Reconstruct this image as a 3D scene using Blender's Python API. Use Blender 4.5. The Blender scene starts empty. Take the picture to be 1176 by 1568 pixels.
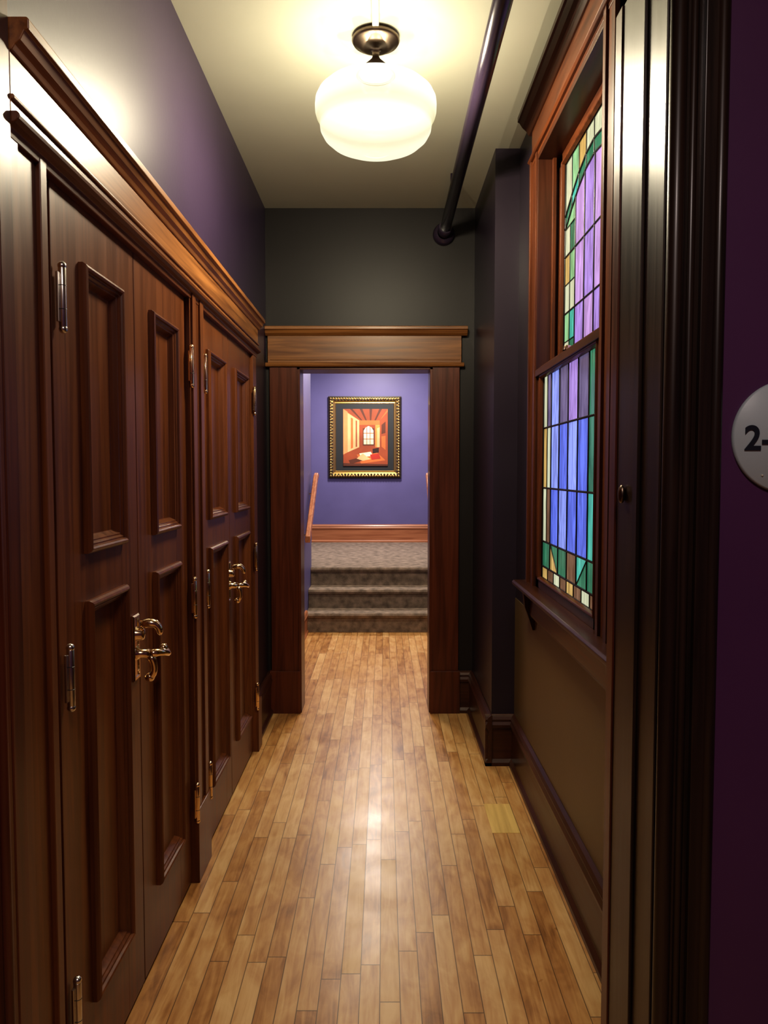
import bpy, bmesh, math, random
from mathutils import Vector
random.seed(4)
S=bpy.context.scene
# ------------------------------------------------------------ materials
MATS={}
def newmat(n):
    m=bpy.data.materials.new(n); m.use_nodes=True
    nt=m.node_tree; b=nt.nodes['Principled BSDF']
    return m,nt,b
def N(nt,t,**k):
    n=nt.nodes.new(t)
    for a,v in k.items(): setattr(n,a,v)
    return n
def rampset(r,stops):
    while len(r.elements)<len(stops): r.elements.new(0.5)
    for e,(p,c) in zip(r.elements,stops):
        e.position=p; e.color=(*c,1)
def wood(tone,axis):
    key=tone+axis
    if key in MATS: return MATS[key]
    c1,c2,rough=TONES[tone]
    m,nt,b=newmat('wood_'+key)
    tc=N(nt,'ShaderNodeTexCoord'); mp=N(nt,'ShaderNodeMapping')
    sc=[38,38,38]; sc['xyz'.index(axis)]=1.6
    mp.inputs['Scale'].default_value=sc
    nt.links.new(tc.outputs['Object'],mp.inputs[0])
    n1=N(nt,'ShaderNodeTexNoise'); n1.inputs['Scale'].default_value=1.0; n1.inputs['Detail'].default_value=6; n1.inputs['Distortion'].default_value=.9
    nt.links.new(mp.outputs[0],n1.inputs['Vector'])
    r=N(nt,'ShaderNodeValToRGB'); rampset(r.color_ramp,[(.34,c2),(.64,c1)])
    nt.links.new(n1.outputs['Fac'],r.inputs[0]); nt.links.new(r.outputs[0],b.inputs['Base Color'])
    rr=N(nt,'ShaderNodeMapRange'); rr.inputs['To Min'].default_value=rough-.05; rr.inputs['To Max'].default_value=rough+.1
    nt.links.new(n1.outputs['Fac'],rr.inputs[0]); nt.links.new(rr.outputs[0],b.inputs['Roughness'])
    bp=N(nt,'ShaderNodeBump'); bp.inputs['Strength'].default_value=.05; bp.inputs['Distance'].default_value=.004
    nt.links.new(n1.outputs['Fac'],bp.inputs['Height']); nt.links.new(bp.outputs[0],b.inputs['Normal'])
    b.inputs['Specular IOR Level'].default_value=.38
    b.inputs['Coat Weight'].default_value=.13; b.inputs['Coat Roughness'].default_value=.16
    MATS[key]=m; return m
TONES={'door':((.165,.052,.014),(.090,.026,.007),.36),
       'frieze':((.36,.15,.045),(.15,.055,.016),.34),  # lighter than the doors: light caught by the frieze put into the wood colour
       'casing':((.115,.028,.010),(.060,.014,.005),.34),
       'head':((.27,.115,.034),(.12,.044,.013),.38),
       'dark':((.034,.018,.011),(.014,.008,.005),.34),
       'win':((.125,.037,.012),(.055,.015,.006),.34),
       'base':((.065,.021,.010),(.036,.012,.006),.34),
       'rail':((.42,.17,.08),(.28,.10,.045),.35)}
def paint(name,col,rough=.4,var=.06,bump=.05,scale=60,spec=.5):
    m,nt,b=newmat(name)
    tc=N(nt,'ShaderNodeTexCoord')
    n1=N(nt,'ShaderNodeTexNoise'); n1.inputs['Scale'].default_value=3; n1.inputs['Detail'].default_value=4
    nt.links.new(tc.outputs['Object'],n1.inputs['Vector'])
    r=N(nt,'ShaderNodeValToRGB')
    rampset(r.color_ramp,[(.3,tuple(c*(1-var) for c in col)),(.7,tuple(min(1,c*(1+var)) for c in col))])
    nt.links.new(n1.outputs['Fac'],r.inputs[0]); nt.links.new(r.outputs[0],b.inputs['Base Color'])
    n2=N(nt,'ShaderNodeTexNoise'); n2.inputs['Scale'].default_value=scale; n2.inputs['Detail'].default_value=3
    nt.links.new(tc.outputs['Object'],n2.inputs['Vector'])
    bp=N(nt,'ShaderNodeBump'); bp.inputs['Strength'].default_value=bump; bp.inputs['Distance'].default_value=.004
    nt.links.new(n2.outputs['Fac'],bp.inputs['Height']); nt.links.new(bp.outputs[0],b.inputs['Normal'])
    b.inputs['Roughness'].default_value=rough; b.inputs['Specular IOR Level'].default_value=spec
    return m
def metal(name,col,rough):
    m=paint(name,col,rough,.05,.02,40); m.node_tree.nodes['Principled BSDF'].inputs['Metallic'].default_value=1
    return m
def emis(name,col,st,streak=.0,axis=2,rough=.2):
    m,nt,b=newmat(name)
    tc=N(nt,'ShaderNodeTexCoord'); mp=N(nt,'ShaderNodeMapping')
    sc=[30,30,30]; sc[axis]=5; mp.inputs['Scale'].default_value=sc
    nt.links.new(tc.outputs['Object'],mp.inputs[0])
    n1=N(nt,'ShaderNodeTexNoise'); n1.inputs['Scale'].default_value=1; n1.inputs['Detail'].default_value=5; n1.inputs['Distortion'].default_value=1.2
    nt.links.new(mp.outputs[0],n1.inputs['Vector'])
    r=N(nt,'ShaderNodeValToRGB')
    rampset(r.color_ramp,[(.3,tuple(c*(1-streak) for c in col)),(.72,tuple(min(1,c*(1+streak)+streak*.06) for c in col))])
    nt.links.new(n1.outputs['Fac'],r.inputs[0])
    nt.links.new(r.outputs[0],b.inputs['Emission Color']); b.inputs['Emission Strength'].default_value=st
    b.inputs['Base Color'].default_value=(*[c*.15 for c in col],1); b.inputs['Roughness'].default_value=rough
    return m
def floor_mat():
    m,nt,b=newmat('hardwood_planks')
    tc=N(nt,'ShaderNodeTexCoord'); sp=N(nt,'ShaderNodeSeparateXYZ'); nt.links.new(tc.outputs['Object'],sp.inputs[0])
    def M(op,a,bb=None):
        n=N(nt,'ShaderNodeMath',operation=op)
        for i,v in enumerate((a,bb)):
            if v is None: continue
            if isinstance(v,(int,float)): n.inputs[i].default_value=v
            else: nt.links.new(v,n.inputs[i])
        return n.outputs[0]
    W=.058; L=.80
    xs=M('DIVIDE',M('ADD',sp.outputs[0],5.0),W); row=M('FLOOR',xs); fx=M('FRACT',xs)
    wn=N(nt,'ShaderNodeTexWhiteNoise',noise_dimensions='1D'); nt.links.new(row,wn.inputs['W'])
    ys=M('ADD',M('DIVIDE',sp.outputs[1],L),M('MULTIPLY',wn.outputs['Value'],7.3)); pid=M('FLOOR',ys); fy=M('FRACT',ys)
    cb=N(nt,'ShaderNodeCombineXYZ'); nt.links.new(row,cb.inputs[0]); nt.links.new(pid,cb.inputs[1])
    w2=N(nt,'ShaderNodeTexWhiteNoise',noise_dimensions='3D'); nt.links.new(cb.outputs[0],w2.inputs['Vector'])
    ad=N(nt,'ShaderNodeVectorMath',operation='MULTIPLY_ADD'); nt.links.new(w2.outputs['Color'],ad.inputs[0]); ad.inputs[1].default_value=(9,9,9); nt.links.new(tc.outputs['Object'],ad.inputs[2])
    mp=N(nt,'ShaderNodeMapping'); mp.inputs['Scale'].default_value=(34,2.6,1); nt.links.new(ad.outputs[0],mp.inputs[0])
    g=N(nt,'ShaderNodeTexNoise'); g.inputs['Scale'].default_value=1; g.inputs['Detail'].default_value=6; g.inputs['Distortion'].default_value=1.6; nt.links.new(mp.outputs[0],g.inputs['Vector'])
    mp2=N(nt,'ShaderNodeMapping'); mp2.inputs['Scale'].default_value=(14,6,1); nt.links.new(ad.outputs[0],mp2.inputs[0])
    bl=N(nt,'ShaderNodeTexNoise'); bl.inputs['Scale'].default_value=1; bl.inputs['Detail'].default_value=4; bl.inputs['Distortion'].default_value=.8; nt.links.new(mp2.outputs[0],bl.inputs['Vector'])
    t=M('ADD',M('MULTIPLY',w2.outputs['Value'],.26),M('ADD',M('MULTIPLY',g.outputs['Fac'],.55),M('MULTIPLY',bl.outputs['Fac'],.62)))
    r=N(nt,'ShaderNodeValToRGB'); rampset(r.color_ramp,[(.42,(.22,.092,.026)),(.57,(.40,.19,.060)),(.72,(.53,.29,.105)),(.94,(.66,.43,.19))])
    nt.links.new(t,r.inputs[0])
    ex=M('MINIMUM',fx,M('SUBTRACT',1.0,fx)); ey=M('MINIMUM',fy,M('SUBTRACT',1.0,fy))
    sx=M('LESS_THAN',ex,.024); sy=M('LESS_THAN',ey,.0022); seam=M('MAXIMUM',sx,sy)
    mx=N(nt,'ShaderNodeMix',data_type='RGBA'); nt.links.new(M('MULTIPLY',seam,.75),mx.inputs[0]); nt.links.new(r.outputs[0],mx.inputs[6]); mx.inputs[7].default_value=(.045,.018,.007,1)
    nt.links.new(mx.outputs[2],b.inputs['Base Color'])
    rn=N(nt,'ShaderNodeTexNoise'); rn.inputs['Scale'].default_value=6; nt.links.new(tc.outputs['Object'],rn.inputs['Vector'])
    nt.links.new(M('ADD',M('MULTIPLY',rn.outputs['Fac'],.16),M('ADD',M('MULTIPLY',w2.outputs['Value'],.08),.22)),b.inputs['Roughness'])
    bp=N(nt,'ShaderNodeBump'); bp.inputs['Strength'].default_value=.3; bp.inputs['Distance'].default_value=.002
    nt.links.new(M('ADD',M('SUBTRACT',1.0,seam),M('ADD',M('MULTIPLY',w2.outputs['Value'],.3),M('MULTIPLY',bl.outputs['Fac'],.8))),bp.inputs['Height']); nt.links.new(bp.outputs[0],b.inputs['Normal'])
    return m
def carpet_mat():
    m=paint('carpet_pile',(.20,.155,.120),.95,.45,1.0,140)
    n=[x for x in m.node_tree.nodes if x.type=='TEX_NOISE'][0]; n.inputs['Scale'].default_value=16
    return m
def globe_mat():
    m,nt,b=newmat('opal_glass_lit')
    tc=N(nt,'ShaderNodeTexCoord'); sp=N(nt,'ShaderNodeSeparateXYZ'); nt.links.new(tc.outputs['Object'],sp.inputs[0])
    mr=N(nt,'ShaderNodeMapRange'); mr.inputs['From Min'].default_value=2.66; mr.inputs['From Max'].default_value=2.98
    nt.links.new(sp.outputs[2],mr.inputs[0])
    r=N(nt,'ShaderNodeValToRGB')
    rampset(r.color_ramp,[(0,(1,.95,.70)),(.30,(1,.95,.74)),(.365,(.66,.60,.34)),(.42,(.60,.54,.29)),(.50,(.90,.84,.60)),(.66,(1,.97,.82)),(.88,(.95,.92,.72)),(1,(.70,.66,.46))])  # shading of the globe's step and neck painted into the glow by height
    nt.links.new(mr.outputs[0],r.inputs[0])
    em=N(nt,'ShaderNodeEmission'); nt.links.new(r.outputs[0],em.inputs[0]); em.inputs[1].default_value=GL
    tr=N(nt,'ShaderNodeBsdfTransparent'); mx=N(nt,'ShaderNodeMixShader')
    op=N(nt,'ShaderNodeMapRange'); op.inputs['From Min'].default_value=.35; op.inputs['From Max'].default_value=.75; op.inputs['To Min'].default_value=.42; op.inputs['To Max'].default_value=.86
    nt.links.new(mr.outputs[0],op.inputs[0]); nt.links.new(op.outputs[0],mx.inputs[0])
    nt.links.new(tr.outputs[0],mx.inputs[1]); nt.links.new(em.outputs[0],mx.inputs[2])
    gl=N(nt,'ShaderNodeBsdfGlossy'); gl.inputs['Roughness'].default_value=.12
    m2=N(nt,'ShaderNodeMixShader'); m2.inputs[0].default_value=.04
    nt.links.new(mx.outputs[0],m2.inputs[1]); nt.links.new(gl.outputs[0],m2.inputs[2])
    nt.links.new(m2.outputs[0],nt.nodes['Material Output'].inputs[0])
    return m
GL=1.2
WALLP=paint('paint_dark_plum',(.023,.016,.027),.36)
WALLU=paint('paint_plum_upper',(.038,.024,.054),.38)
WALLB=paint('paint_charcoal',(.016,.0135,.0135),.46,spec=.30)
WALLR=paint('paint_dark_floor_bounce',(.125,.080,.034),.42)  # dark wall paint with the floor's warm reflection mixed into its colour
WALLF=paint('paint_purple',(.095,.032,.100),.42)
HALL=paint('paint_periwinkle',(.125,.112,.270),.5)
CEIL=paint('paint_cream_ceiling',(.47,.465,.375),.6,.03,.08,40)
FLOOR=floor_mat(); CARPET=carpet_mat(); GLOBE=globe_mat()
BRONZE=metal('oiled_bronze',(.20,.15,.11),.34); BRASS=metal('brass',(.88,.68,.42),.16); STEEL=metal('nickel',(.66,.64,.58),.25)
GOLD=metal('gilt',(.62,.42,.14),.35); GDARK=paint('gilt_dark',(.03,.02,.01),.5)  # GDARK: dark tone of the frame's outer edge and inner bead row
PIPE=paint('pipe_paint',(.028,.019,.036),.25); BLACK=paint('lead_came',(.012,.012,.014),.4); MATB=paint('mat_board',(.015,.018,.02),.6)
SIGN=paint('sign_grey',(.42,.49,.51),.4); INK=paint('sign_ink',(.012,.016,.028),.5); WHITE=paint('raceway_white',(.60,.58,.47),.5)
# ------------------------------------------------------------ builder
class B:
    def __init__(s,name): s.name=name; s.bm=bmesh.new(); s.mats=[]
    def mi(s,m):
        if m not in s.mats: s.mats.append(m)
        return s.mats.index(m)
    def face(s,co,m,smooth=False):
        vs=[s.bm.verts.new(c) for c in co]
        f=s.bm.faces.new(vs); f.material_index=s.mi(m); f.smooth=smooth; return f
    def grid(s,rows,m,closed=True,smooth=True,cap=False):
        i=s.mi(m); R=[[s.bm.verts.new(c) for c in r] for r in rows]
        for a,b in zip(R[:-1],R[1:]):
            n=len(a)
            for k in range(n if closed else n-1):
                f=s.bm.faces.new((a[k],a[(k+1)%n],b[(k+1)%n],b[k])); f.material_index=i; f.smooth=smooth
        if cap:
            for r in (R[0],R[-1]):
                f=s.bm.faces.new(r); f.material_index=i
        return R
    def box(s,x0,x1,y0,y1,z0,z1,m):
        a=[(x0,y0),(x1,y0),(x1,y1),(x0,y1)]
        s.grid([[(x,y,z0) for x,y in a],[(x,y,z1) for x,y in a]],m,smooth=False,cap=True)
    def prism(s,pts,a,b,fn,m,smooth=False):
        s.grid([[fn(p,q,t) for p,q in pts] for t in (a,b)],m,smooth=smooth,cap=True)
    def frame(s,u0,u1,v0,v1,prof,fn,m,fill=None):
        rows=[]
        for i,h in prof:
            rows.append([fn(u0+i,v0+i,h),fn(u1-i,v0+i,h),fn(u1-i,v1-i,h),fn(u0+i,v1-i,h)])
        R=s.grid(rows,m,smooth=False)
        if fill:
            f=s.bm.faces.new(R[-1]); f.material_index=s.mi(fill)
    def lathe(s,c,prof,m,seg=48,axis='z',smooth=True,cap=False):
        rows=[]
        for r,h in prof:
            row=[]
            for k in range(seg):
                a=2*math.pi*k/seg; p,q=r*math.cos(a),r*math.sin(a)
                row.append({'z':(c[0]+p,c[1]+q,c[2]+h),'y':(c[0]+p,c[1]+h,c[2]+q),'x':(c[0]+h,c[1]+p,c[2]+q)}[axis])
            rows.append(row)
        s.grid(rows,m,smooth=smooth,cap=cap)
    def tube(s,pts,r,m,seg=16):
        P=[Vector(p) for p in pts]; rows=[]
        rs=r if isinstance(r,(list,tuple)) else [r]*len(P)
        up=None
        for i,p in enumerate(P):
            d=(P[min(i+1,len(P)-1)]-P[max(i-1,0)]).normalized()
            if up is None:
                up=Vector((0,0,1)) if abs(d.z)<.9 else Vector((1,0,0))
            sx=d.cross(up).normalized(); up=sx.cross(d).normalized()
            rows.append([tuple(p+rs[i]*(math.cos(2*math.pi*k/seg)*sx+math.sin(2*math.pi*k/seg)*up)) for k in range(seg)])
        s.grid(rows,m,cap=True)
    def ball(s,c,r,m,sc=(1,1,1),seg=12):
        prof=[(max(1e-4,r*math.sin(math.pi*k/8)),-r*math.cos(math.pi*k/8)) for k in range(9)]
        rows=[[(c[0]+sc[0]*p*math.cos(2*math.pi*j/seg),c[1]+sc[1]*p*math.sin(2*math.pi*j/seg),c[2]+sc[2]*h) for j in range(seg)] for p,h in prof]
        s.grid(rows,m)
    def done(s,bevel=0,parent=None):
        bmesh.ops.recalc_face_normals(s.bm,faces=s.bm.faces)
        me=bpy.data.meshes.new(s.name); s.bm.to_mesh(me); s.bm.free()
        for m in s.mats: me.materials.append(m)
        o=bpy.data.objects.new(s.name,me); S.collection.objects.link(o)
        if bevel:
            md=o.modifiers.new('bevel','BEVEL'); md.width=bevel; md.segments=2; md.limit_method='ANGLE'; md.angle_limit=math.radians(40); md.harden_normals=False
        if parent: o.parent=parent
        return o
CZ=3.09; XL=-.72; XR=.67; XP=.55; YB=4.74; YH=4.91
DF=-.70
fL=lambda base:(lambda u,v,h:(base+h,u,v))
fR=lambda base:(lambda u,v,h:(base-h,u,v))
fF=lambda base:(lambda u,v,h:(u,base-h,v))
def arc(P0,P1,P2,n=10):
    P0,P1,P2=map(Vector,(P0,P1,P2))
    return [tuple((1-t)**2*P0+2*t*(1-t)*P1+t*t*P2) for t in [k/n for k in range(n+1)]]
# ------------------------------------------------------------ shell
b=B('floor'); b.box(-1.6,1.6,-1.7,7.6,-.1,0,FLOOR); b.done()
b=B('ceiling'); b.box(-1.6,1.6,-1.7,10.6,CZ,CZ+.1,CEIL); b.done()
b=B('wall_left')
b.box(-.92,XL,1.42,YB,2.20,CZ,WALLU); b.box(-.92,XL,4.15,YB,0,2.20,WALLP); b.box(-.92,-.80,1.42,4.15,0,2.20,WALLP); b.done()
b=B('wall_right')
b.box(XR,.92,1.60,2.30,0,CZ,WALLR); b.box(XR,.92,3.27,3.88,0,CZ,WALLP); b.box(XR,.92,2.30,3.27,0,.98,WALLR); b.box(XR,.92,2.30,3.27,2.80,CZ,WALLP)
b.box(XR-.004,XR,1.72,3.88,.26,.86,WALLR)
b.box(XP,.92,3.88,YB,0,CZ,WALLP); b.done()
b=B('wall_back')
b.box(-.92,-.524,YB,YH,0,CZ,WALLB); b.box(.292,.92,YB,YH,0,CZ,WALLB); b.box(-.524,.292,YB,YH,2.134,CZ,WALLB); b.done()
b=B('wall_front')
b.box(-1.6,-.70,1.38,1.42,0,CZ,WALLF); b.box(.585,1.6,1.40,1.60,0,CZ,WALLF); b.box(-.70,.585,1.40,1.60,2.50,CZ,WALLF); b.done()
b=B('wall_vestibule'); b.box(-1.7,-1.6,-1.7,1.4,0,CZ,WALLF); b.box(1.6,1.7,-1.7,1.4,0,CZ,WALLF); b.box(-1.6,1.6,-1.8,-1.7,0,CZ,WALLF); b.done()
b=B('wall_hall_left'); b.box(-.90,-.73,YH,7.70,0,CZ,HALL); b.done()
b=B('wall_hall_right'); b.box(.50,.70,YH,7.70,0,CZ,HALL); b.done()
b=B('wall_landing_left'); b.box(-1.10,-.975,7.60,10.35,.3,CZ,HALL); b.box(-.975,-.90,7.60,7.70,.56,CZ,HALL); b.done()
b=B('wall_landing_right'); b.box(.75,.9,7.70,10.35,.3,CZ,HALL); b.done()
b=B('wall_landing_back'); b.box(-1.10,.9,10.35,10.5,.3,CZ,HALL); b.done()
# stairs
b=B('carpeted_stairs')
pf=[(7.125,0)]
def step(y,z):
    return [(y,z-.050),(y-.020,z-.044),(y-.030,z-.022),(y-.020,z-.004),(y,z)]
for k in range(3):
    y=7.125+.257*k; z=.183*(k+1)
    pf+= [(y,z-.07)]+step(y,z)
    pf.append((y+.257 if k<2 else 10.345,z))
pf.append((10.345,0))
b.prism(pf,-.728,.498,lambda p,q,t:(t,p,q),CARPET)
b.box(-.972,-.728,7.72,10.345,.3,.549,CARPET); b.box(.498,.748,7.72,10.345,.3,.549,CARPET); b.done()
# ------------------------------------------------------------ baseboards
BP=[(0,0),(.034,0),(.034,.018),(.020,.034),(.020,.185),(.027,.195),(.030,.212),(.022,.228),(.026,.238),(.018,.252),(.006,.262),(0,.262)]
def baseboard(name,a,c,fn,ax,H=1.0,tone='base'):
    b=B(name); b.prism([(p,q*H) for p,q in BP],a,c,fn,wood(tone,ax)); return b.done(.0015)
baseboard('baseboard_left',4.16,YB,lambda p,q,t:(XL+p,t,q),'y')
baseboard('baseboard_right',1.70,3.88,lambda p,q,t:(XR-p,t,q),'y')
b=B('baseboard_pier')
b.prism(BP,3.846,YB,lambda p,q,t:(XP-p,t,q),wood('base','y')); b.prism(BP,XP-.034,XR,lambda p,q,t:(t,3.88-p,q),wood('base','x')); b.done(.0015)
b=B('baseboard_back'); b.prism(BP,.47,XP,lambda p,q,t:(t,YB-p,q),wood('base','x')); b.done(.0015)
b=B('baseboard_landing'); b.prism([(p,.548+q*.92) for p,q in BP],-.975,.75,lambda p,q,t:(t,10.35-p,q),wood('rail','x')); b.done()
b=B('baseboard_hall'); b.prism([(p*.8,q*.8) for p,q in BP],YH,7.12,lambda p,q,t:(-.73+p,t,q),wood('rail','y'))
b.prism([(p*.8,q*.8) for p,q in BP],YH,7.12,lambda p,q,t:(.50-p,t,q),wood('rail','y')); b.done()
# ------------------------------------------------------------ end doorway casing
b=B('trim_doorway')
wz=wood('casing','z'); wx=wood('head','x'); wc=wood('casing','x')
for x0,x1 in ((-.70,-.524),(.292,.464)):
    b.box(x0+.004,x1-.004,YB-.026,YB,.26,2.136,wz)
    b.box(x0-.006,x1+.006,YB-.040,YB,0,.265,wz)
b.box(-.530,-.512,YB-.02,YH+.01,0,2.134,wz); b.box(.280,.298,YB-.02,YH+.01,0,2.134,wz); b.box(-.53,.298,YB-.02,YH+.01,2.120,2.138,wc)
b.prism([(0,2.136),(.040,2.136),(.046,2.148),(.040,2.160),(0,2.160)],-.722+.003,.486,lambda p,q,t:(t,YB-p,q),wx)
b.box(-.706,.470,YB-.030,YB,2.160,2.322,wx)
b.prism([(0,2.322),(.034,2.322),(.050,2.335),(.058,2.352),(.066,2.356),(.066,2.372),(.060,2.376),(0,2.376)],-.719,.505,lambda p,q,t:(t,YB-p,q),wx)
b.box(-.69,.46,YB-.034,YB,2.176,2.184,wx)
b.done(.002)
# ------------------------------------------------------------ closet
b=B('trim_closet')
wy=wood('frieze','y'); cz=wood('door','z')
b.box(-.80,-.683,1.425,1.47,0,2.13,cz); b.box(-.80,-.690,1.47,1.600,0,2.13,cz); b.box(-.80,-.680,1.555,1.585,0,2.13,cz)
b.box(-.80,-.703,1.600,1.636,0,2.13,cz)
b.box(-.80,-.684,2.738,2.925,.14,2.13,cz); b.box(-.80,-.676,2.75,2.80,.14,2.13,cz); b.box(-.80,-.676,2.865,2.915,.14,2.13,cz)
b.box(-.80,-.672,2.734,2.929,0,.27,cz)
b.box(-.80,-.684,4.055,4.15,.0,2.13,cz); b.box(-.80,-.670,4.05,4.16,0,.27,cz)
def yprism(pts,y0,y1,m): b.prism(pts,y0,y1,lambda p,q,t:(p,t,q),m)
cd=wood('door','y')
yprism([(-.74,2.110),(-.682,2.110),(-.680,2.128),(-.668,2.132),(-.660,2.138),(-.658,2.146),(-.664,2.152),(-.74,2.152)],1.425,4.165,cd)
yprism([(-.74,2.150),(-.674,2.150),(-.674,2.262),(-.74,2.262)],1.425,4.155,wy)
yprism([(-.74,2.172),(-.669,2.172),(-.667,2.177),(-.669,2.182),(-.74,2.182)],1.425,4.16,wy)
yprism([(-.74,2.258),(-.670,2.258),(-.664,2.268),(-.654,2.276),(-.646,2.292),(-.638,2.294),(-.638,2.312),(-.642,2.316),(-.74,2.316)],1.425,4.18,wy)
b.done(.002)
def hinge(b,x,y,z,m,h=.125):
    b.box(x-.003,x+.003,y-.014,y+.014,z-h*.42,z+h*.42,m)
    b.tube([(x+.006,y,z-h/2),(x+.006,y,z+h/2)],.0085,m,16)
    for t in (-.2,.2): b.tube([(x+.006,y,z+h*t-.001),(x+.006,y,z+h*t+.001)],.0092,BLACK,16)
    b.ball((x+.006,y,z+h/2+.004),.0095,m); b.ball((x+.006,y,z-h/2-.004),.0095,m)
def handle(parent,y,z):
    b=B('handle'); x=DF
    b.frame(y-.026,y+.026,z-.085,z+.10,[(0,0),(0,.004),(.004,.008),(.010,.008),(.014,.005)],fL(x+.0005),BRASS,BRASS)
    b.lathe((x,y,z+.045),[(.001,.03),(.013,.029),(.017,.024),(.019,.012),(.022,.006),(.022,.004)],BRASS,24,'x')
    b.tube(arc((x+.02,y,z+.072),(x+.072,y+.004,z+.088),(x+.070,y+.006,z+.042),10),[.012,.013,.014,.014,.013,.012,.011,.011,.010,.009,.006],BRASS)
    b.lathe((x,y,z-.01),[(.001,.045),(.012,.044),(.013,.02),(.018,.01),(.021,.006),(.021,.004)],BRASS,24,'x')
    p=arc((x+.045,y,z-.01),(x+.075,y+.004,z-.004),(x+.078,y+.050,z-.020),8)+arc((x+.078,y+.050,z-.020),(x+.078,y+.075,z-.03),(x+.062,y+.066,z-.008),6)[1:]
    b.tube(p,[.012]*3+[.011]*3+[.010]*3+[.009]*6,BRASS)
    b.ball(p[-1],.013,BRASS)
    p=arc((x+.045,y,z-.015),(x+.066,y+.002,z-.06),(x+.040,y+.006,z-.078),8)
    b.tube(p,[.012,.011,.010,.009,.009,.009,.010,.011,.012],BRASS); b.ball(p[-1],.014,BRASS)
    b.done(parent=parent)
MP=[(0,0),(0,.010),(.004,.016),(.010,.019),(.015,.016),(.017,.009),(.022,.009),(.026,.003),(.030,.003),(.036,-.008),(.040,-.014)]
leaves=[(1.641,2.177,1.80,2.045),(2.183,2.725,2.325,2.585),(2.939,3.471,3.06,3.36),(3.477,4.047,3.60,3.92)]
for n,(y0,y1,p0,p1) in enumerate(leaves):
    b=B('door_%d'%(n+1)); w=wood('door','z'); wyy=wood('door','y')
    Z0,Z1=.012,2.112; pz=[(.235,1.185),(1.32,1.968)]
    b.box(-.745,DF-.018,y0+.002,y1-.002,Z0+.002,Z1-.002,w)
    b.box(DF-.020,DF,y0,p0,Z0,Z1,w); b.box(DF-.020,DF,p1,y1,Z0,Z1,w)
    for z0,z1 in ((Z0,.235),(1.185,1.32),(1.968,Z1)): b.box(DF-.020,DF-.0003,p0-.001,p1+.001,z0,z1,w)
    for z0,z1 in pz:
        b.frame(p0-.012,p1+.012,z0-.012,z1+.012,MP,fL(DF),w,w)
    hy=y0-.004 if n in(0,2) else y1+.004
    hm=STEEL if n==0 else BRASS
    for z in (.30,1.05,1.87): hinge(b,DF+.010 if n==0 else DF+.018,hy+(.022 if n==0 else 0),z,hm)
    o=b.done(.0018)
    if n==0: handle(o,y1-.042,1.0)
    if n==2: handle(o,y1-.042,1.0)
# ------------------------------------------------------------ front opening casing (dark)
dk=wood('dark','z'); dkx=wood('dark','x')
b=B('trim_entry')
b.box(.50,.60,1.40,1.70,0,2.47,dk)
b.box(.4965,.62,1.655,1.70,0,2.47,wood('casing','z'))
b.box(.600,.667,1.61,1.69,0,2.47,dk)
b.box(.505,.585,1.380,1.405,0,2.55,dk)
b.tube([(.515,1.384,0),(.515,1.384,2.5)],.015,dk,20); b.tube([(.541,1.382,0),(.541,1.382,2.5)],.008,dk,16)
b.box(.556,.580,1.368,1.385,0,2.55,dk); b.tube([(.588,1.374,0),(.588,1.374,2.55)],.012,dk,16)
b.box(.582,.600,1.374,1.40,0,2.55,dk)
b.box(.493,.50,1.50,1.53,0,2.47,dk)
lc=wood('casing','z')
b.box(-.80,-.676,1.355,1.378,0,2.55,lc); b.tube([(-.684,1.357,0),(-.684,1.357,2.5)],.009,lc,16); b.box(-.699,-.674,1.375,1.424,0,2.47,lc)
b.box(-.80,.60,1.37,1.40,2.47,2.62,dkx); b.box(-.699,.50,1.40,1.60,2.47,2.50,dkx)
b.ball((.494,1.60,1.453),.012,BRONZE,(.6,1,1.6))
b.done(.002)
# ------------------------------------------------------------ room sign
b=B('room_number_sign'); b.lathe((.731,1.398,1.563),[(.0005,-.007),(.099,-.007),(.102,-.004),(.102,.001)],SIGN,72,'y')
for k in range(7):
    for j in range(2):
        if (k*3+j)%4: b.ball((.683+.012*k,1.3905,1.505-.012*j),.0022,WHITE)
sg=b.done()
cu=bpy.data.curves.new('sign_text','FONT'); cu.body='2-12'; cu.size=.062; cu.extrude=.001; cu.align_x='LEFT'; cu.align_y='CENTER'; cu.offset=.0012
to=bpy.data.objects.new('sign_text',cu); S.collection.objects.link(to); to.location=(.6485,1.3895,1.558); to.rotation_euler=(math.pi/2,0,0); cu.materials.append(INK); to.parent=sg
# ------------------------------------------------------------ window
G={}
def g(n,c,st=1.0,sk=.45):
    G[n]=emis('glass_'+n,c,st,sk); return G[n]  # panes emit their own colour, standing in for daylight from behind
g('blue',(.075,.12,.56)); g('sky',(.20,.26,.72)); g('indigo',(.05,.06,.32)); g('lilac',(.29,.18,.50)); g('mauve',(.38,.23,.50))
g('grey',(.09,.07,.14)); g('green',(.02,.14,.075)); g('teal',(.05,.34,.27)); g('pale',(.44,.46,.32),1,.3); g('amber',(.42,.28,.09)); g('brown',(.13,.065,.03)); g('mint',(.20,.40,.20))
b=B('window_1')
wz=wood('win','z'); wy=wood('win','y'); wd=wood('base','z'); wdy=wood('base','y')
YA,YC=2.30,3.27
b.box(.64,.86,YC-.001,YC+.02,.99,2.82,wd); b.box(.64,.86,YA-.02,YA+.001,.99,2.82,wd); b.box(.64,.86,YA,YC,2.795,2.815,wdy)
b.box(.70,.715,YC-.02,YC,1.0,2.80,wz); b.box(.70,.715,YA,YA+.02,1.0,2.80,wz)
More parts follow.
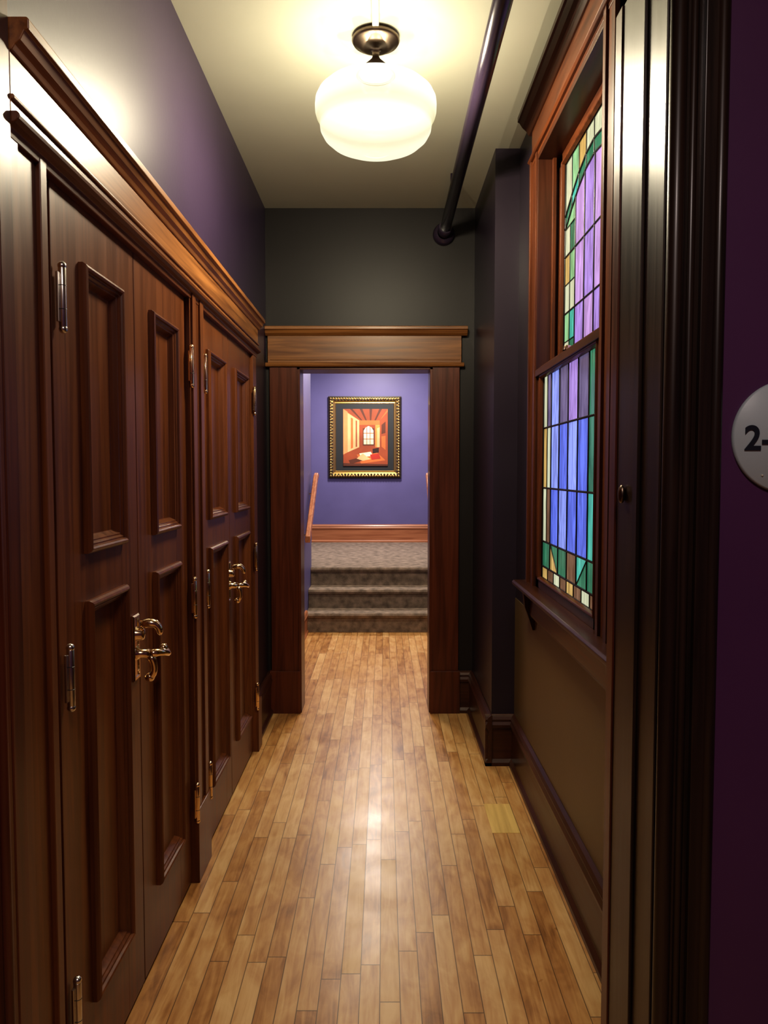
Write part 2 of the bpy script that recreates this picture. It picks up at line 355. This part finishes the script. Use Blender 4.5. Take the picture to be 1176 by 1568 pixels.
for y0,y1,s in ((YC+.004,3.405,1),(2.165,YA-.004,-1)):
    b.box(.642,XR,y0,y1,1.0,2.83,wz)
    ya=y0 if s>0 else y1
    b.box(.634,XR,min(ya,ya+s*.028),max(ya,ya+s*.028),1.0,2.83,wz)
    yo=y1 if s>0 else y0
    b.box(.630,XR,min(yo,yo-s*.02),max(yo,yo-s*.02),1.0,2.83,wz)
b.box(.640,XR,2.165,3.405,2.815,2.965,wy)
def wp(pts,y0,y1,m): b.prism(pts,y0,y1,lambda p,q,t:(p,t,q),m)
wp([(XR,2.83),(.630,2.83),(.622,2.838),(.630,2.846),(XR,2.846)],2.15,3.42,wy)
wp([(XR,2.965),(.634,2.965),(.622,2.985),(.605,3.000),(.592,3.020),(.584,3.024),(.584,3.045),(XR,3.045)],2.12,3.45,wdy)
wp([(.72,.985),(.588,.985),(.580,.993),(.580,1.003),(.588,1.011),(.72,1.011)],1.97,3.47,wdy)
wp([(XR,.86),(.648,.86),(.642,.875),(.642,.955),(.630,.968),(.618,.986),(XR,.986)],2.08,3.42,wy)
for y in (2.10,3.38):
    b.prism([(XR,.80),(.655,.80),(.640,.85),(.622,.90),(.612,.985),(XR,.985)],y-.016,y+.016,lambda p,q,t:(p,t,q),wd)
def sash(xf,y0,y1,z0,z1,st,tr,br):
    x1=xf+.035
    b.box(xf,x1,y0,y0+st,z0,z1,wz); b.box(xf,x1,y1-st,y1,z0,z1,wz)
    b.box(xf,x1,y0,y1,z1-tr,z1,wy); b.box(xf,x1,y0,y1,z0,z0+br,wdy)
    b.frame(y0+st-.012,y1-st+.012,z0+br-.012,z1-tr+.012,[(0,0),(.006,.006),(.012,.004),(.016,-.010)],fR(xf),wz)
sash(.648,YA+.003,YC-.003,1.011,1.935,.058,.045,.045)
sash(.728,YA+.003,YC-.003,1.885,2.797,.058,.045,.045)
b.box(.636,.700,YA+.003,YC-.003,1.897,1.925,wdy)
b.lathe((.655,2.78,1.935),[(.001,.016),(.014,.015),(.016,0)],BRASS,16,'z')
def glass(xg,y0,y1,z0,z1,panes,leads):
    f=lambda u,v:(xg,y1-u*(y1-y0),z0+v*(z1-z0))
    for pts,m in panes: b.face([f(u,v) for u,v in pts],G[m])
    for (a,c,r) in leads:
        b.tube([(xg-.001,)+f(*a)[1:],(xg-.001,)+f(*c)[1:]],r,BLACK,6)
def R(u0,u1,v0,v1,m): return ([(u0,v0),(u1,v0),(u1,v1),(u0,v1)],m)
P=[];Ld=[]
us=[.17,.335,.50,.665,.83]
cols=[['blue','sky','blue','blue'],['sky','blue','sky','blue']]
for i,(v0,v1) in enumerate(((.185,.45),(.45,.745),(.745,1))):
    for j in range(4):
        P.append(R(us[j],us[j+1],v0,v1,(cols[i][j] if i<2 else ['sky','grey','lilac','grey'][j])))
    P.append(R(.0,.085,v0,v1,['pale','amber','pale'][i])); P.append(R(.085,.17,v0,v1,['brown','pale','grey'][i]))
    P.append(R(.83,.915,v0,v1,['teal','green','green'][i])); P.append(R(.915,1,v0,v1,['green','mint','green'][i]))
P+= [([(0,.06),(.17,.06),(.17,.185),(0,.185)],'green'),([(.83,.06),(1,.06),(1,.185),(.83,.185)],'green')]
P+= [([(.17,.06),(.335,.06),(.17,.185)],'amber'),([(.335,.06),(.335,.185),(.17,.185)],'green'),([(.335,.06),(.5,.06),(.5,.185),(.335,.185)],'green'),
     ([(.5,.06),(.665,.06),(.665,.185),(.5,.185)],'brown'),([(.665,.06),(.83,.185),(.665,.185)],'teal'),([(.665,.06),(.83,.06),(.83,.185)],'green')]
for k in range(8): P.append(R(k/8,(k+1)/8,0,.06,['amber','brown','pale','brown'][k%4]))
for v in (.06,.185,.45,.745): Ld.append(((0,v),(1,v),.0045))
for u in us: Ld.append(((u,.06),(u,1),.004))
for k in range(1,8): Ld.append(((k/8,0),(k/8,.06),.003))
Ld+= [((.335,.06),(.17,.185),.003),((.665,.06),(.83,.185),.003),((.085,.185),(.085,1),.003),((.915,.185),(.915,1),.003)]
Ld+= [((0,0),(1,0),.005),((0,1),(1,1),.005),((0,0),(0,1),.005),((1,0),(1,1),.005)]
glass(.665,2.361,3.209,1.056,1.892,P,Ld)
P=[];Ld=[]
uu=[.20,.36,.52,.68,.82]
arcv=lambda u:.74+.17*math.sin(math.pi*min(1,max(0,(u-.0))))
ac2=lambda u:arcv(u)-.065
for j in range(4):
    u0,u1=uu[j],uu[j+1]
    for i,(v0,v1) in enumerate(((0,.26),(.26,.54))):
        P.append(R(u0,u1,v0,v1,['lilac','mauve','lilac','mauve'][(j+i)%4]))
    P.append(([(u0,.54),(u1,.54),(u1,ac2(u1)),(u0,ac2(u0))],['mauve','lilac','mauve','lilac'][j]))
for i in range(8):
    u0,u1=i/8,(i+1)/8
    P.append(([(u0,ac2(u0)),(u1,ac2(u1)),(u1,arcv(u1)),(u0,arcv(u0))],['green','teal','green','green'][i%4]))
    P.append(([(u0,arcv(u0)),(u1,arcv(u1)),(u1,1),(u0,1)],['pale','mint','amber','pale'][i%4]))
    Ld.append(((u0,ac2(u0)),(u1,ac2(u1)),.005)); Ld.append(((u0,arcv(u0)),(u1,arcv(u1)),.005)); Ld.append(((u1,ac2(u1)),(u1,1),.003))
for (u0,u1) in ((0,.20),(.82,1)):
    for i,(v0,v1) in enumerate(((0,.12),(.12,.26),(.26,.40),(.40,.54),(.54,.675))):
        P.append(R(u0,(u0+u1)/2,v0,v1,['pale','mint','pale','amber','pale'][i])); P.append(R((u0+u1)/2,u1,v0,v1,['green','teal','pale','mint','green'][i]))
        Ld.append(((u0,v1),(u1,v1),.003))
    Ld.append((((u0+u1)/2,0),((u0+u1)/2,.675),.003))
P.append(([(.0,.674),(.20,.674),(.20,ac2(.20)),(.125,ac2(.125)),(0,ac2(0))],'mint')); P.append(([(.82,.674),(1,.674),(1,ac2(1)),(.875,ac2(.875)),(.82,ac2(.82))],'mint'))
for v in (.26,.54): Ld.append(((0,v),(1,v),.0045))
for u in uu: Ld.append(((u,0),(u,ac2(u)),.004))
Ld+= [((0,0),(1,0),.005),((0,1),(1,1),.005),((0,0),(0,1),.005),((1,0),(1,1),.005)]
glass(.745,2.361,3.209,1.930,2.752,P,Ld)
b.done(.0015)
# ------------------------------------------------------------ ceiling lamp
b=B('schoolhouse_pendant_lamp'); C=(-.03,2.90,0)
b.lathe(C,[(.001,CZ-.001),(.072,CZ-.001),(.084,CZ-.006),(.088,CZ-.018),(.082,CZ-.027),(.070,CZ-.030),(.060,CZ-.040),(.048,CZ-.044),(.024,CZ-.047),(.013,CZ-.052),(.012,CZ-.072),(.016,CZ-.082),(.030,CZ-.096),(.048,CZ-.112),(.060,CZ-.124),(.070,CZ-.132),(.072,CZ-.142),(.066,CZ-.146)],BRONZE,48)
b.lathe(C,[(.066,2.952),(.080,2.946),(.115,2.932),(.155,2.916),(.190,2.898),(.211,2.879),(.221,2.859),(.223,2.840),(.222,2.815),(.217,2.798),(.209,2.790),(.204,2.782),(.206,2.772),(.203,2.752),(.191,2.730),(.166,2.708),(.130,2.692),(.090,2.682),(.060,2.680),(.048,2.672),(.025,2.666),(.0005,2.665)],GLOBE,72)
lamp=b.done()
for k in range(7):
    l=bpy.data.lights.new('bulb','POINT'); l.shadow_soft_size=0; l.energy=20; l.color=(1,.88,.64)
    o=bpy.data.objects.new('bulb_%d'%k,l); S.collection.objects.link(o); o.parent=lamp
    a=2*math.pi*k/6; r=0 if k==6 else .12
    o.location=(C[0]+r*math.cos(a),C[1]+r*math.sin(a),2.80)
b=B('ceiling_raceway'); b.box(-.042,-.018,1.42,2.82,CZ-.014,CZ,WHITE); b.done(.003)
# ------------------------------------------------------------ pipe
b=B('sprinkler_pipe')
b.tube([(.361,1.60,2.93),(.361,3.0,2.93),(.361,4.60,2.93)],.031,PIPE,32)
b.tube([(.361,4.58,2.93),(.361,4.735,2.93)],.038,PIPE,32)
b.lathe((.361,4.71,2.93),[(.04,-.02),(.056,-.012),(.064,0),(.066,.028)],PIPE,32,'y')
b.tube([(.361,2.21,2.93),(.361,2.21,CZ)],.006,PIPE,10)
b.tube([(.361,4.2,2.93),(.361,4.2,CZ)],.006,PIPE,10); b.done()
# ------------------------------------------------------------ floor patch
TONES['patch']=((.80,.58,.22),(.62,.42,.15),.3)
b=B('floor_patch_board'); b.box(.450,.566,3.12,3.40,0,.0015,wood('patch','y')); b.done()
# ------------------------------------------------------------ handrails
for nm,x,wl in (('handrail',-.675,-.73),('handrail.001',.44,.50)):
    b=B(nm); w=wood('rail','y')
    pr=[(-.022,-.03),(.022,-.03),(.026,0),(.018,.028),(-.018,.028),(-.026,0)]
    pa=[(6.78,.90),(7.60,1.44),(7.69,1.46)]
    b.grid([[(x+p,yy,zz+q) for p,q in pr] for yy,zz in pa],w,smooth=False,cap=True)
    for yy,zz in ((6.95,1.01),(7.5,1.37)):
        b.tube([(wl,yy,zz-.09),(x,yy,zz-.07),(x,yy,zz-.02)],.008,BRASS,10)
    b.done(.004)
# ------------------------------------------------------------ framed picture
b=B('framed_picture'); X0,X1,Z0,Z1=-.742,.228,1.412,2.502
f=fF(10.348)
b.frame(X0,X1,Z0,Z1,[(0,0),(0,.03),(.014,.034),(.018,.026)],f,GDARK)
b.frame(X0,X1,Z0,Z1,[(.016,.024),(.022,.040),(.040,.046),(.060,.040),(.078,.026)],f,GOLD)
b.frame(X0,X1,Z0,Z1,[(.078,.024),(.090,.026),(.100,.016)],f,GOLD,MATB)
def beads(u0,u1,v0,v1,n,m):
    for k in range(n+1):
        t=k/n
        for c in ((u0+t*(u1-u0),v0),(u0+t*(u1-u0),v1)): b.ball((c[0],10.348-.044,c[1]),.015,m,(1,.6,1),8)
    mN=int(n*(v1-v0)/(u1-u0))
    for k in range(1,mN):
        t=k/mN
        for c in ((u0,v0+t*(v1-v0)),(u1,v0+t*(v1-v0))): b.ball((c[0],10.348-.044,c[1]),.015,m,(1,.6,1),8)
beads(X0+.048,X1-.048,Z0+.048,Z1-.048,20,GDARK)
beads(X0+.030,X1-.030,Z0+.030,Z1-.030,26,GOLD)
AX0,AX1,AZ0,AZ1=-.545,.05,1.575,2.335
def art(n,c): return paint('art_'+n,c,.55,.25,.0)
A={k:art(k,c) for k,c in dict(orange=(.55,.15,.035),terra=(.32,.065,.02),cream=(.80,.45,.20),light=(1,.85,.50),brown=(.10,.025,.01),red=(.42,.03,.015),gold=(.62,.27,.06),dark=(.03,.008,.005),peach=(.75,.28,.10)).items()}
lay=[0]
def q(pts,m):
    lay[0]+=1; y=10.348-.018-.0004*lay[0]
    b.face([(AX0+u*(AX1-AX0),y,AZ0+v*(AZ1-AZ0)) for u,v in pts],A[m])
def rq(u0,u1,v0,v1,m): q([(u0,v0),(u1,v0),(u1,v1),(u0,v1)],m)
rq(0,1,0,1,'orange')
q([(0,1),(1,1),(.82,.80),(.35,.80)],'terra')
for k in range(4): q([(.15+.22*k,1),(.21+.22*k,1),(.43+.10*k,.80),(.40+.10*k,.80)],'brown')
q([(0,1),(0,.20),(.10,.24),(.10,.95)],'peach'); q([(.10,.93),(.10,.24),(.36,.33),(.36,.80)],'cream'); q([(.17,.85),(.17,.30),(.22,.32),(.22,.83)],'orange'); q([(.28,.80),(.28,.33),(.31,.34),(.31,.79)],'terra')
rq(.36,.82,.33,.80,'terra'); rq(.36,.82,.72,.80,'orange'); rq(.72,.82,.33,.72,'gold')
rq(.44,.70,.36,.66,'brown')
q([(.46,.38),(.68,.38),(.68,.62),(.63,.68),(.57,.70),(.51,.68),(.46,.62)],'light')
for u in (.525,.60): rq(u,u+.012,.38,.69,'terra')
for v in (.47,.57): rq(.46,.68,v,v+.010,'terra')
q([(.82,.80),(1,.95),(1,.12),(.82,.30)],'terra'); q([(.86,.72),(.95,.78),(.95,.58),(.86,.56)],'brown'); q([(.86,.52),(.95,.53),(.95,.28),(.86,.34)],'orange'); q([(.76,.66),(.82,.68),(.82,.30),(.76,.33)],'cream')
q([(0,.20),(.36,.33),(.82,.33),(1,.12),(1,0),(0,0)],'terra'); q([(.30,.20),(.75,.24),(.95,.10),(.40,.04)],'orange'); q([(.12,.10),(.42,.16),(.46,.10),(.16,.03)],'brown')
q([(.36,.22),(.62,.25),(.66,.18),(.40,.15)],'light'); q([(.30,.13),(.44,.22),(.52,.17),(.62,.12),(.44,.09)],'cream'); q([(.60,.20),(.80,.22),(.84,.13),(.64,.11)],'red'); q([(.66,.30),(.80,.32),(.80,.24),(.66,.22)],'dark')
q([(0,.0),(1,.0),(1,.03),(0,.05)],'brown')
b.done()
# ------------------------------------------------------------ lights
def area(n,loc,size,e,col,rot=(0,0,0)):
    l=bpy.data.lights.new(n,'AREA'); l.size=size; l.energy=e; l.color=col; l.shape='DISK'
    o=bpy.data.objects.new(n,l); S.collection.objects.link(o); o.location=loc; o.rotation_euler=rot
area('landing_light',(-.1,9.2,3.05),.35,68,(1,.90,.80))
area('hall_light',(-.1,7.05,3.05),.30,30,(1,.86,.66))
area('hall_entry_light',(-.1,5.7,3.05),.25,26,(1,.82,.55))
area('vestibule_fill',(.1,-.4,3.05),.5,24,(1,.82,.76))  # added fill for the entry wall and trim highlights, no fixture modelled
w=bpy.data.worlds.new('world'); S.world=w; w.use_nodes=True; w.node_tree.nodes['Background'].inputs[0].default_value=(.3,.28,.35,1); w.node_tree.nodes['Background'].inputs[1].default_value=.05
# ------------------------------------------------------------ camera
cam=bpy.data.cameras.new('camera'); co=bpy.data.objects.new('camera',cam); S.collection.objects.link(co)
co.location=(0,0,1.5); co.rotation_euler=(math.radians(90-3.01),0,0)
cam.sensor_fit='VERTICAL'; cam.sensor_height=36; cam.lens=1178/1568*36; cam.clip_start=.02
S.camera=co
S.view_settings.view_transform='Standard'; S.view_settings.look='Medium High Contrast'; S.view_settings.exposure=.15
